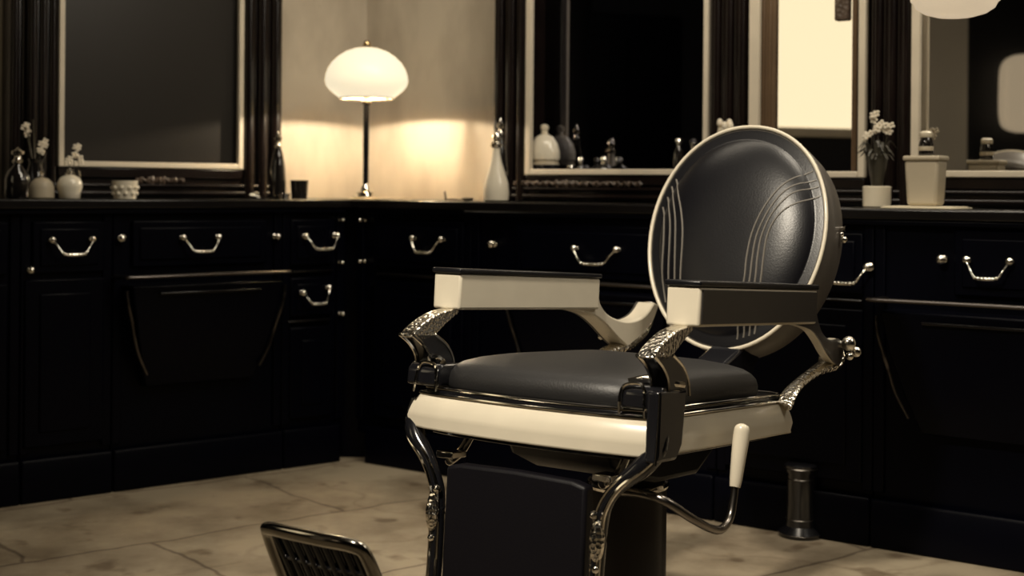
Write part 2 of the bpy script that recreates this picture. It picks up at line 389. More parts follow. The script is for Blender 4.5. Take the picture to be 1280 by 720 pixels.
# armrests
for s in (-1, 1):
    arm = MB(T); lo, hi = sorted((.226 * s, .292 * s)); mid0, mid1 = sorted(((.236 if s < 0 else .262) * s, .283 * s))
    arm.box(-.246, .283, lo, hi, .732, .802)
    ar_o = arm.build('armrest', M['cream'], chair, bevel=0.005, seg=3)
    mb = MB(T); mb.box(-.25, .288, lo - .003, hi + .003, .8025, .8125); mb.build('arm_pad', M['leather'], ar_o, bevel=0.003)
    # sculpted rear bracket
    top = spline([(-.235, .800), (-.256, .775), (-.268, .745), (-.300, .722), (-.350, .708), (-.400, .703), (-.450, .708), (-.490, .722), (-.522, .748)], 3)
    bot = spline([(-.548, .742), (-.520, .700), (-.475, .662), (-.420, .640), (-.360, .662), (-.300, .695), (-.235, .720), (-.150, .732)], 3)
    if s > 0: top = spline([(-.235, .800), (-.252, .770), (-.272, .735), (-.300, .710), (-.340, .698), (-.385, .700)], 3); bot = spline([(-.420, .690), (-.410, .650), (-.380, .645), (-.330, .668), (-.285, .697), (-.235, .720), (-.150, .732)], 3)
    mb = MB(T); mb.prism([tuple(p) for p in top + bot] + [(-.150, .745)], mid0, mid1, 'y'); br = mb.build('arm_bracket', M['cream'], ar_o, bevel=0.004)
    # grey outer cheek of arm and bracket
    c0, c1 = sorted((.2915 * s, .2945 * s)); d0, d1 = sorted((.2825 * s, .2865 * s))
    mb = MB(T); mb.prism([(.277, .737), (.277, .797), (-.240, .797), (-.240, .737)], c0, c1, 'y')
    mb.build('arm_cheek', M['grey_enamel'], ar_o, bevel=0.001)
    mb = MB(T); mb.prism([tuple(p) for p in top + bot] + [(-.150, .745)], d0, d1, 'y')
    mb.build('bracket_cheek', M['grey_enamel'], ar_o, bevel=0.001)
    # engraved edge band of the bracket, down to the seat rear
    y = .260 * s
    mb = MB(T)
    mb.tube(([(-.545, y, .745), (-.515, y, .698), (-.470, y, .664)] if s < 0 else [(-.425, y, .690), (-.422, y, .672), (-.418, y, .655)]) + [ (-.405, y, .642), (-.340, y, .632), (-.262, y, .614), (-.205, y, .594), (-.165, y, .566)],
            [.011, .017, .020, .018, .012, .010, .011, .013], seg=10, flat=(1.5, .8))
    mb.tube([(-.405, y, .668), (-.360, y, .672), (-.310, y, .700)], [.010, .009, .004], seg=8)
    mb.build('rear_strut', M['ornate'], chair)
    # pivot knob and wing nut
    mb = MB(T); yo = .292 * s
    mb.ball((-.400, yo + .012 * s, .690), .016); mb.ball((-.425, yo + .020 * s, .672), .011); mb.ball((-.398, yo + .016 * s, .664), .009)
    mb.tube([(-.400, .24 * s, .688), (-.400, yo + .01 * s, .688)], .008, seg=10, smooth=False)
    mb.build('pivot_knob', M['handle'], chair)
    # front arm support: scrolled casting
    y0, y1 = sorted((.240 * s, .272 * s))
    mb = MB(T)
    leaf = spline([(.270, .735), (.330, .724), (.385, .700), (.408, .681)], 4) + spline([(.372, .672), (.335, .684), (.300, .706), (.262, .726)], 4)
    mb.prism([tuple(p) for p in leaf], y0, y1, 'y')
    mb.build('arm_support', M['ornate'], chair, bevel=0.005)
    mb = MB(T)
    leaf = spline([(.402, .685), (.372, .668), (.352, .645), (.347, .615)], 4) + spline([(.268, .612), (.276, .640), (.298, .665), (.335, .684)], 4)
    mb.prism([tuple(p) for p in leaf], y0, y1, 'y')
    mb.build('support_scroll', M['black_enamel'], chair, bevel=0.004)
    mb = MB(T)
    for yy in (y0, y1):
        mb.tube([(.405, yy, .684), (.374, yy, .666), (.353, yy, .643), (.348, yy, .614)], .0036, seg=6)
        mb.tube([(.338, yy, .684), (.300, yy, .664), (.278, yy, .640), (.270, yy, .612)], .0030, seg=6)
    mb.build('scroll_edge', M['chrome'], chair)
    # corner casting gripping apron and leg
    a0, a1 = sorted((.196 * s, .272 * s)); o0, o1 = sorted((.250 * s, .276 * s))
    mb = MB(T); mb.prism([(.290, .590), (.292, .618), (.302, .632), (.366, .632), (.378, .620), (.380, .590)], a0, a1, 'y')
    if s > 0: mb.prism([(.285, .625), (.385, .625), (.385, .520), (.392, .505), (.315, .505), (.295, .530)], o0, o1, 'y')
    pc = mb.build('corner_casting', M['black_enamel'], chair, bevel=0.006, seg=3)
    mb = MB(T)
    e = .383
    mb.tube([(e, .198 * s, .582), (e, .198 * s, .612), (e - .004, .205 * s, .630), (e - .006, .232 * s, .634), (e - .004, .243 * s, .622), (e, .246 * s, .600), (e + .002, .249 * s, .578)], .0030, seg=6, n=5)
    if s > 0: mb.tube([(.388, .277 * s, .624), (.389, .277 * s, .560), (.394, .277 * s, .503)], .0025, seg=6)
    mb.tube([(.36, .200 * s, .634), (.34, .230 * s, .640), (.33, .262 * s, .636), (.30, .275 * s, .632)], [.006, .008, .007, .006], seg=8)
    mb.build('casting_trim', M['chrome'], pc)
    # leg-rest rails, curving inwards
    mb = MB(T)
    path = [(.345, .263 * s, .560), (.362, .260 * s, .522), (.378, .240 * s, .492), (.386, .205 * s, .460), (.388, .183 * s, .425), (.388, .174 * s, .385), (.390, .171 * s, .30), (.395, .170 * s, .20), (.400, .168 * s, .10)]
    mb.tube(path, [.012, .018, .018, .013, .012, .013, .013, .012, .012], seg=12, flat=(1.0, 1.0))
    leg = mb.build('leg_rail', M['black_enamel'], chair)
    mb = MB(T)
    off = [(p[0] + .010, p[1] + dz * s, p[2]) for p, dz in zip(path, (.008, .010, .011, .009, .008, .008, .008, .008, .008))]
    mb.tube(off, .0045, seg=8)
    off = [(p[0] + .012, p[1] - .008 * s, p[2]) for p in path]
    mb.tube(off, .0028, seg=6)
    mb.build('rail_edge', M['chrome'], leg)
    mb = MB(T)
    mb.lathe([(.001, .0), (.018, .0), (.017, .008), (.009, .012), (.001, .013)], (.398, .176 * s, .365), 20, 'x', (.72, 2.0))
    mb.lathe([(.010, .0), (.010, .017), (.004, .019), (.001, .019)], (.398, .176 * s, .365), 16, 'x', (.6, 1.7))
    mb.ball((.402, .168 * s, .408), .008); mb.ball((.402, .176 * s, .318), .007)
    mb.build('rail_rosette', M['ornate'], leg)
    mb = MB(T)
    mb.tube([(.30, .17 * s, .500), (.33, .17 * s, .470), (.375, .165 * s, .455)], .009, seg=8); mb.box(.34, .385, min(.150 * s, .188 * s), max(.150 * s, .188 * s), .462, .474)
    mb.build('rail_bracket', M['chrome'], leg, bevel=0.002)
# calf panel
mb = MB(T)
P = [(.150, .452), (.150, .20), (-.150, .20), (-.150, .452), (-.12, .459), (0, .4615), (.12, .459)]
mb.prism(P, .372, .402, 'x')
mb.build('calf_pad', M['calf'], chair, bevel=0.007, seg=3)
# footplate with rim and ribs
def FP(q):                                                   # plate frame: u across, v down the plate, w off its face
    u, v, w_ = q; a = .905 - v * .50 - w_ * -.866; z = .412 - v * .866 - w_ * .50
    return T((a, u - .006, z))
mb = MB(FP)
out = spline([(-.098, .012, 0), (-.085, -.004, .004), (-.03, -.010, .010), (.03, -.010, .010), (.080, -.004, .004), (.094, .014, 0), (.098, .08, 0), (.094, .17, 0), (.085, .235, 0), (0, .245, 0), (-.085, .235, 0), (-.097, .17, 0), (-.100, .08, 0)], 4, True)
mb.tube([tuple(p) for p in out], .0115, seg=12, closed=True, smooth=False, flat=(1, .8), up=(0, 0, 1))
foot = mb.build('footplate', M['dark_chrome'], chair)
mb = MB(FP)
for i in range(9):
    u = -.080 + i * .02
    mb.tube([(u - .006, .008, .0), (u, .07, .0), (u + .004, .15, 0), (u, .235, 0)], .0042, seg=6, n=4)
for v in (.05, .10, .15, .20): mb.tube([(-.095, v, -.002), (0, v + .006, -.002), (.093, v, -.002)], .0035, seg=6)
mb.build('footplate_grill', M['black_enamel'], foot)
mb = MB(FP); mb.prism([(-.088, .006), (.086, .006), (.088, .235), (-.088, .235)], -.010, -.006, 'z'); mb.build('footplate_back', M['black_enamel'], foot)
mb = MB(T)
for s in (-1, 1):
    mb.tube([(.40, .165 * s, .135), (.52, .150 * s, .130), (.66, .110 * s, .170), (.785, .085 * s, .215)], [.013, .012, .011, .010], seg=10)
mb.build('footplate_arm', M['black_enamel'], chair)
# under-seat mechanism and column
mb = MB(T)
mb.prism([(-.16, .512), (.30, .512), (.27, .470), (.19, .440), (.10, .425), (-.06, .425), (-.13, .465)], -.10, .13, 'y')
mb.box(-.10, .24, -.19, .20, .490, .512)
mb.build('seat_mechanism', M['lacquer'], chair, bevel=0.012, seg=3)
mb = MB()
P = [(x * .074, y * .074) for x, y in ((1, -.7), (1, .7), (.7, 1), (-.7, 1), (-1, .7), (-1, -.7), (-.7, -1), (.7, -1))]
P2 = [(x * .72 + .0, y * .72) for x, y in P]
mb.lathe([(.26, 0), (.26, .022), (.235, .040), (.15, .058), (.085, .072), (.078, .085), (.078, .390), (.074, .408), (.060, .425), (.045, .432)], (0.02, .012, 0), 44)
col = mb.build('pedestal_column', M['grey_enamel'], chair)
mb = MB(); mb.lathe([(.080, .396), (.083, .402), (.080, .408)], (0.02, .012, 0), 40)
mb.build('column_ring', M['chrome'], col)
# lever: rod and cream grip
mb = MB(T)
rod = [(.20, .085, .420), (.30, .15, .435), (.335, .22, .444), (.345, .27, .440), (.305, .30, .411), (.245, .31, .386), (.200, .31, .379), (.168, .31, .396), (.155, .31, .430), (.150, .31, .462)]
mb.tube(rod, [.008, .008, .008, .008, .0078, .0075, .0075, .0072, .007, .007], seg=12)
lev = mb.build('lever_rod', M['dark_metal'], chair)
mb = MB(T)
mb.tube([(.153, .31, .447), (.150, .31, .460), (.142, .31, .500), (.134, .31, .535), (.132, .31, .552), (.131, .31, .558)], [.0095, .0112, .0135, .0150, .0128, .004], seg=18, n=5)
mb.build('lever_grip', M['cream'], lev)
# round back
rc = R(14.0); BX, BZ = -.491, .906
def BK(q):                                                   # u across, v up the back, w forward of its face
    u, v, w_ = q
    return T((BX + w_ * math.cos(rc) - v * math.sin(rc), u, BZ + v * math.cos(rc) + w_ * math.sin(rc)))
HU, HV, U0, V0 = .2240, .2745, -.015, .0085
def oval(k, n=72, ku=1.0):
    out = []
    for i in range(n):
        a = 2 * PI * i / n; c, s = math.cos(a), math.sin(a)
        x = HU * k * math.copysign(abs(c) ** .97, c) * (1 + .035 * s) ; out.append((U0 + x, V0 + HV * k * s))
    return out
def shell(prof, m, name, parent, cap=True):
    mb = MB(BK); N = 72; v = []; f = []
    for k, w_ in prof: v += [(x, y, w_) for x, y in oval(k, N)]
    for i in range(len(prof) - 1):
        for k in range(N): f.append((i * N + k, i * N + (k + 1) % N, (i + 1) * N + (k + 1) % N, (i + 1) * N + k))
    f.append(tuple(range(N))); f.append(tuple((len(prof) - 1) * N + k for k in range(N)))
    mb.add(v, f); return mb.build(name, m, parent, angle=50)
back = shell([(.80, -.128), (.91, -.126), (.965, -.116), (.992, -.098), (1.0, -.050), (.990, -.004), (.97, .0)], M['shell'], 'backrest_shell', chair)
def dome(k): return .002 + .030 * (1 - min(1, (k / .865)) ** 3.2) ** .75 + .006 * (1 - min(1, k / .965) ** 6)
shell([(.955, -.006)] + [(k, dome(k)) for k in (.955, .94, .92, .90, .885, .872, .864, .855, .845, .83, .81, .785, .75, .71, .66, .60, .53, .45, .36, .26, .16, .08, .01)], M['leather'], 'back_cushion', back)
mb = MB(BK); mb.tube([(x, y, .003) for x, y in oval(.985)], .0046, seg=10, closed=True, smooth=False); mb.build('back_rim', M['cream'], back)
def surf(u, v):
    k = math.hypot((u - U0) / HU, (v - V0) / HV); return dome(min(k, .955))
lines = [[(.030, -.235), (.036, -.16), (.041, -.095), (.040, -.050), (.045, .008), (.063, .066), (.092, .118), (.121, .147), (.158, .168)],
         [(.045, -.230), (.050, -.16), (.054, -.095), (.054, -.050), (.057, .002), (.074, .057), (.100, .105), (.129, .131), (.168, .146)],
         [(.058, -.225), (.063, -.16), (.067, -.094), (.066, -.049), (.069, .002), (.085, .054), (.112, .096), (.135, .115), (.176, .130)],
         [(.070, -.220), (.076, -.16), (.080, -.094), (.080, -.049), (.082, .002), (.096, .044), (.124, .077), (.182, .108)],
         [(-.165, -.160), (-.181, -.106), (-.189, -.020), (-.199, .034), (-.214, .075)],
         [(-.150, -.175), (-.160, -.105), (-.169, -.019), (-.180, .040), (-.205, .100)],
         [(-.132, -.190), (-.141, -.104), (-.152, -.018), (-.166, .050), (-.199, .128)],
         [(-.115, -.200), (-.124, -.103), (-.133, -.004), (-.148, .055), (-.170, .105), (-.190, .146)]]
mb = MB(BK)
for l in lines:
    q = [tuple(p) for p in spline(l, 5)]
    mb.tube([(u, v, surf(u, v) + .0006) for u, v in q], .0023, seg=6, smooth=False)
mb.build('piping', M['piping'], back)
mb = MB(BK)
mb.tube([(.190, .055, -.075), (.214, .056, -.075), (.222, .056, -.075)], [.004, .004, .008], seg=10); mb.ball((.219, .030, -.078), .008); mb.ball((.212, .042, -.076), .006)
mb.build('back_latch', M['chrome'], back)
mb = MB(T)
mb.prism([(-.20, .575), (-.16, .56), (-.14, .50), (-.20, .50), (-.50, .60), (-.585, .72), (-.56, .745), (-.44, .665)], -.035, .045, 'y')
mb.build('back_bracket', M['black_enamel'], chair, bevel=0.008)

# ------------------------------------------------------------------ cabinets
YF = 0.03                                                    # drawer fronts stand this far behind the plinth line
def bail(parent, x, z, hw=.064, tilt=0.0):
    mb = MB(); y = YF - .018
    for s in (-1, 1):
        zz = z + .022 + s * tilt
        mb.lathe([(.0115, 0), (.0115, -.005), (.006, -.009), (.006, -.018), (.0105, -.022), (.011, -.027), (.006, -.033), (.001, -.034)], (x + s * hw, y + .002, zz), 14, 'y')
    p = [(x - hw, y - .026, z + .020 - tilt), (x - hw * .80, y - .034, z + .002 - tilt), (x - hw * .58, y - .038, z - .019), (x - hw * .30, y - .040, z - .024), (x, y - .041, z - .025),
         (x + hw * .30, y - .040, z - .024), (x + hw * .58, y - .038, z - .019), (x + hw * .80, y - .034, z + .002 + tilt), (x + hw, y - .026, z + .020 + tilt)]
    mb.tube(p, [.0030, .0028, .0042, .0052, .0055, .0052, .0042, .0028, .0030], seg=8)
    for k in range(-3, 4): mb.ball((x + k * hw * .17, y - .041, z - .0235 - (.0015 if abs(k) < 3 else -.001)), .0060, 10)
    return mb.build('handle', M['handle'], parent)
def knob(parent, x, z, r=.011, y=YF - .004, name='knob'):
    mb = MB(); mb.lathe([(r * .9, 0), (r * .9, -.004), (r * .45, -.008), (r * .45, -.016), (r, -.022), (r * 1.05, -.028), (r * .6, -.034), (.001, -.036)], (x, y, z), 14, 'y')
    mb.ball((x + r * .8, y - .014, z + r * .4), r * .45, 8)
    return mb.build(name, M['handle'], parent)
def panel(mb, x0, x1, z0, z1, y=YF, d=.018, fr=.022):
    mb.box(x0, x1, y - d, y + .004, z0, z1)
    mb.box(x0 + fr, x1 - fr, y - d - .006, y - d + .002, z0 + fr, z1 - fr)
def cabinet(label, run, x0, x1, spec, plinth=True, group=None, p0=0.0, p1=0.0):
    """spec: list of (kind, x0, x1, z0, z1, extra) in run coordinates"""
    t = run_thing('cabinet', label, 'cabinet', run, x0, 0, 0, 'black cabinets along the two walls'); W_ = x1 - x0
    mb = MB(); mb.box(.0015, W_ - .0015, YF, .498, .10, TOPZ - .032)
    for xx in (0.0015, W_ - .0315): mb.box(xx, xx + .030, YF - .010, YF + .01, .15, TOPZ - .032)     # stiles
    mb.build('body', M['lacquer'], t, bevel=0.003)
    mb = MB(); a, b = .0015 + p0, W_ - .0015 - p1
    mb.prism([(0, 0), (.48, 0), (.48, .099), (.03, .099), (.022, .115), (.012, .128), (.006, .138), (0, .125)], a, b, 'x')
    mb.build('plinth', M['lacquer'], t, bevel=0.006)
    for k, a, b, z0, z1, ex in spec:
        a -= x0; b -= x0
        if k == 'drawer':
            mb = MB(); panel(mb, a, b, z0, z1); d = mb.build('drawer', M['lacquer'], t, bevel=0.004)
            if ex is not None: bail(d, ex[0] - x0, ex[1], ex[2] if len(ex) > 2 else .064, ex[3] if len(ex) > 3 else 0.0)
        elif k == 'door':
            mb = MB(); panel(mb, a, b, z0, z1, fr=.045); d = mb.build('door', M['lacquer'], t, bevel=0.004)
            if ex is not None: knob(d, ex[0] - x0, ex[1])
        elif k == 'knob': knob(t, a, z0, ex or .011)
        elif k == 'rail':
            mb = MB(); mb.box(a, b, YF - .022, YF, z0, z1); mb.build('rail', M['lacquer_top'], t, bevel=0.004)
        elif k == 'bin':                                     # tilt-out bin with curved stays
            mb = MB(); w2 = (b - a) / 2; c = (a + b) / 2
            v = []
            for z, k_, y in ((.665, 1.0, -.075), (.55, .93, -.060), (.43, .84, -.035), (.33, .74, -.005)):
                v.append((c - w2 * k_ + .02, y, z)); v.append((c + w2 * k_ - .02, y, z)); v.append((c + w2 * k_ - .02, YF + .004, z)); v.append((c - w2 * k_ + .02, YF + .004, z))
            f = [(0, 1, 2, 3), (12, 15, 14, 13)]
            for i in range(3):
                for q in range(4): f.append((i * 4 + q, i * 4 + (q + 1) % 4, i * 4 + 4 + (q + 1) % 4, i * 4 + 4 + q))
            mb.add(v, f); bn = mb.build('tilt_out_bin', M['lacquer'], t, bevel=0.006)
            mb = MB(); mb.tube([(a, YF, .690), (a - .002, -.060, .692), (a + .03, -.088, .694), (c, -.096, .696), (b - .03, -.088, .694), (b + .002, -.060, .692), (b, YF, .690)], .0095, seg=10, flat=(1, .7), n=6)
            mb.build('bin_rail', M['bin_metal'], bn)
            mb = MB(); mb.box(c - w2 * .62, c + w2 * .62, -.084, -.062, .634, .642); mb.build('bin_moulding', M['lacquer_top'], bn, bevel=0.002)
            for s in (-1, 1):
                mb = MB(); e = c + s * w2
                mb.tube([(e - s * .008, -.060, .650), (e - s * .014, -.062, .60), (e - s * .030, -.055, .54), (e - s * .040, -.046, .50), (e - s * .058, -.040, .44), (e - s * .090, -.030, .375)], .0055, seg=8)
                mb.build('bin_stay', M['bin_metal'], bn)
    return t
def X(run, px): return rx(run, px, YF)
HS = .82
L4, L3a, L2a, L1a = X('L', -110), X('L', 25), X('L', 140), X('L', 352)
L1b = -0.012
def corner_post():
    t = run_thing('corner_post', 'narrow black upright filling the corner between the two cabinet runs', 'cabinet corner', 'L', 0, 0, 0)
    loc = lambda run, x, y: ((CORNER + RUN[run][0] * x - RUN[run][1] * y - CORNER) @ dLx, -(CORNER + RUN[run][0] * x - RUN[run][1] * y - CORNER) @ nL)
    w_ = ((WCOR - CORNER) @ dLx, -(WCOR - CORNER) @ nL)
    P = [loc('L', -.0125, .085), loc('R', .0125, .085), loc('R', .0125, .45), (w_[0], w_[1] - .01), loc('L', -.0125, .45)]
    MB().prism([(float(a), float(b)) for a, b in P], .0, TOPZ - .047, 'z').build('post', M['lacquer'], t, bevel=.002)
corner_post()
hz = lambda run, px, py: rz(run, px, py, YF)
cabinet('black cabinet at the left edge of the picture, beyond the one with the round-knobbed door', 'L', L4, L3a,
        [('drawer', L4 + .05, L3a - .04, .71, .87, ((L4 + L3a) / 2, .79)), ('door', L4 + .05, L3a - .04, .17, .68, None)])
cabinet('black cabinet with one bail-handled drawer over a round-knobbed door, below the two pale jars', 'L', L3a, L2a,
        [('drawer', L3a + .035, L2a - .03, .71, .87, (X('L', 86), .792)), ('door', L3a + .012, L2a - .03, .17, .69, (X('L', 36), .722))])
cabinet('wide black cabinet with a tilt-out bin under its drawer, left of the table lamp', 'L', L2a, L1a,
        [('drawer', X('L', 164), X('L', 330), .72, .87, (X('L', 246), .792)), ('knob', X('L', 149), 0, .815, 0, .013), ('knob', X('L', 343), 0, .812, 0, .011),
         ('bin', X('L', 143), X('L', 344), 0, 0, None)])
cabinet('black cabinet with two bail-handled drawers under the table lamp, at the corner', 'L', L1a, L1b,
        [('drawer', L1a + .03, L1b - .05, .71, .87, (X('L', 396), .790)), ('rail', L1a + .02, L1b - .05, .683, .690, None),
         ('drawer', L1a + .03, L1b - .05, .53, .665, (X('L', 390), .598, .052, .007)), ('rail', L1a + .02, L1b - .06, .508, .516, None),
         ('door', L1a + .03, L1b - .05, .17, .49, None),
         ('knob', L1b - .022, 0, .868, 0, .008), ('knob', L1b - .022, 0, .715, 0, .008), ('knob', L1b - .018, 0, .53, 0, .009)], p1=.02)
R1a, R1b, R2b, R3b, R4b = 0.012, X('R', 592), X('R', 900), X('R', 1095), X('R', 1500)
cabinet('black cabinet right of the corner, below the white bottle, its drawer with a bail handle', 'R', R1a, R1b,
        [('drawer', R1a + .09, R1b - .03, .705, .87, (X('R', 542), .788)), ('rail', R1a + .10, R1b - .14, .672, .682, None),
         ('door', R1a + .09, R1b - .03, .17, .655, None), ('knob', R1a + .035, 0, .868, 0, .008), ('knob', R1a + .035, 0, .720, 0, .008)], p0=.06)
cabinet('wide black cabinet behind the cream armrest, under the mirror with the domed jar', 'R', R1b, R2b,
        [('knob', X('R', 620), 0, .800, 0, .012), ('drawer', X('R', 650), X('R', 862), .70, .87, (X('R', 752), .775, .078)), ('rail', X('R', 640), X('R', 870), .676, .684, None),
         ('bin', X('R', 650), X('R', 862), 0, 0, None)])
cabinet('black cabinet right behind the round chair back, under the bright narrow mirror', 'R', R2b, R3b,
        [('drawer', R2b + .03, R3b - .03, .70, .87, (X('R', 1064), .755)), ('rail', R2b + .03, R3b - .03, .676, .684, None), ('door', R2b + .03, R3b - .03, .17, .655, None)])
cabinet('black cabinet at the right edge, with a knob left of its drawer', 'R', R3b, R4b,
        [('knob', X('R', 1181), 0, .805, 0, .012), ('drawer', X('R', 1196), X('R', 1480), .71, .885, (X('R', 1241), .785, .056)),
         ('bin', X('R', 1108), X('R', 1470), 0, 0, None)])
# worktops
for run, a, b, lab in (('L', L4, -.0, 'long polished black worktop along the left wall, under the lamp and pale jars'),
                       ('R', .0, R4b, 'long polished black worktop along the right-hand wall, behind the barber chair')):
    d, n, an = RUN[run]
    # mitred at the corner
    w2 = on = (WCOR - CORNER) @ d
    o = run_thing('worktop', lab, 'worktop', run, 0, 0, TOPZ)
    if run == 'L': poly = [(a, -.012), (b + .010, -.012), (on - .002, .498), (a, .498)]
    else: poly = [(a - .006, -.012), (b, -.012), (b, .498), (on + .002, .498)]
    mb = MB(); mb.prism(poly, -.030, 0.0, 'z'); mb.build('top_slab', M['lacquer_top'], o, bevel=0.005)
    mb = MB(); x0, x1 = (a, b - .02) if run == 'L' else (a + .02, b)
    mb.box(x0, x1, -.002, .02, -.046, -.0305); mb.build('edge_moulding', M['lacquer'], o, bevel=0.004)

# ------------------------------------------------------------------ mirrors
YM, YW = 0.36, 0.4985
def wall_mirror(label, run, pxs, glass, bottom=1.030, top=2.25, sill=True, liner=(None, None), carve=None, group=None, right_col=True, pil=None, yg=None):
    yg = yg or YM + .045
    """pxs: outer left, slip left, slip-in left, slip-in right, slip right, outer right (pixels on the frame plane)"""
    g = [rx(run, p, YM) for p in pxs]; x0 = g[0]; g = [q - x0 for q in g]
    t = run_thing('wall_mirror', label, 'mirror', run, x0, 0, 0, 'framed mirrors along the two walls')
    zb = TOPZ + .001; W_ = g[5]
    fr = MB()
    def column(a, b, z0, z1):
        w_ = b - a
        fr.box(a, b, YM + .018, YW, z0, z1)
        if w_ < .02: return
        n = 3 if w_ > .06 else 2
        for i in range(n):                                   # reeded column
            c = a + w_ * (i + .5) / n; r = w_ / n * .42
            fr.lathe([(r, z0), (r, z1)], (c, YM + .018, 0), 14)
    column(0, g[1], zb, top); column(g[4], g[5], zb, top) if right_col else None
    fr.box(g[1], g[4], YM + .020, YW, zb, bottom - .035)
    fr.box(g[1], g[4], YM + .006, YW, bottom - .036, bottom - .001)
    fr.box(g[1], g[4], YM + .020, YW, top - .10, top)
    fr.build('frame', M['mahogany'], t, bevel=0.004)
    sl = MB(); ws = g[2] - g[1]
    for a, b, z0, z1 in ((g[1], g[2], bottom, top - .10), (g[3], g[4], bottom, top - .10), (g[2], g[3], bottom, bottom + .020), (g[2], g[3], top - .12, top - .10)):
        sl.box(a, b, YM, YM + .02, z0, z1)
    sl.build('slip', M['slip'], t, bevel=0.003)
    inn = MB()
    inn.box(g[1], g[4], YM + .021, yg + .010, bottom - .0005, bottom + .004)
    inn.build('sill', M['mahogany'], t)
    gl = MB(); gl.box(g[1] + .0005, g[4] - .0005, yg, yg + .008, bottom + .0045, top - .101); gl.build('glass', glass, t)
    for k, lx in enumerate(liner):
        if lx is None: continue
        a, b = [rx(run, p, yg - .010) - x0 for p in lx]
        mb = MB(); mb.box(a, b, yg - .014, yg - .001, bottom + .005, top - .11)
        for q in (.3, .7): mb.tube([(a + (b - a) * q, yg - .014, bottom + .005), (a + (b - a) * q, yg - .014, top - .11)], (b - a) * .14, seg=8, smooth=False)
        mb.build('inner_moulding', M['liner'], t, bevel=0.003)
    # carved base moulding
    mb = MB()
    for zc, r in ((.958, .010), (.985, .008)): mb.tube([(g[0] + .01, YM + .012, zc), (g[5] - .01 if right_col else g[4], YM + .012, zc)], r, seg=10, smooth=False)
    mb.build('base_moulding', M['mahogany'], t)
    if carve:
        a, b = [rx(run, p, YM) - x0 for p in carve]; mb = MB(); n = int((b - a) / .014)
        for i in range(n):
            c = a + (b - a) * (i + .5) / n; h = .010 + .005 * math.sin(i * 2.1) + (.006 if abs(i - n * .4) < 3 else 0)
            mb.ball((c, YM + .008, 1.004), .0075, 8, (1.1, .7, h / .0085))
            if i % 2: mb.tube([(c - .012, YM + .004, .998), (c, YM + .001, 1.010), (c + .012, YM + .004, 1.002)], .003, seg=6)
        mb.build('carving', M['carving'], t)
    if pil:                                                  # flanking pilasters outside the frame
        for pa, pb in pil:
            a, b = [rx(run, p, YM + .05) - x0 for p in (pa, pb)]
            mb = MB(); mb.box(a, b, YM + .055, YW, zb, top - .05)
            for q in (.25, .75): mb.lathe([((b - a) * .2, zb), ((b - a) * .2, top - .05)], (a + (b - a) * q, YM + .055, 0), 12)
            mb.build('pilaster', M['mahogany'], t, bevel=0.003)
    return t, x0
wall_mirror('large dark mirror in a reeded mahogany frame on the left wall, left of the lamp', 'L', (36, 73, 80, 298, 304, 354), M['dark_reflection'], bottom=1.047, carve=(170, 232), pil=((12, 36),))
wall_mirror('large near-black mirror in a reeded mahogany frame, right of the lit lamp', 'R', (613, 655, 662, 877, 883, 930), M['smoked'], bottom=1.035, carve=(640, 800), yg=YW - .012)
wall_mirror('narrow mirror with a bright cream reflection, right above the round chair back', 'R', (931, 934, 947, 1071, 1080, 1083), M['mirror'], bottom=1.028,
            liner=((947, 968), (1064, 1070)))
wall_mirror('large grey mirror cut by the right edge of the picture, behind the bowl lamp', 'R', (1084, 1137, 1148, 1452, 1462, 1510), M['mirror'], bottom=1.030)

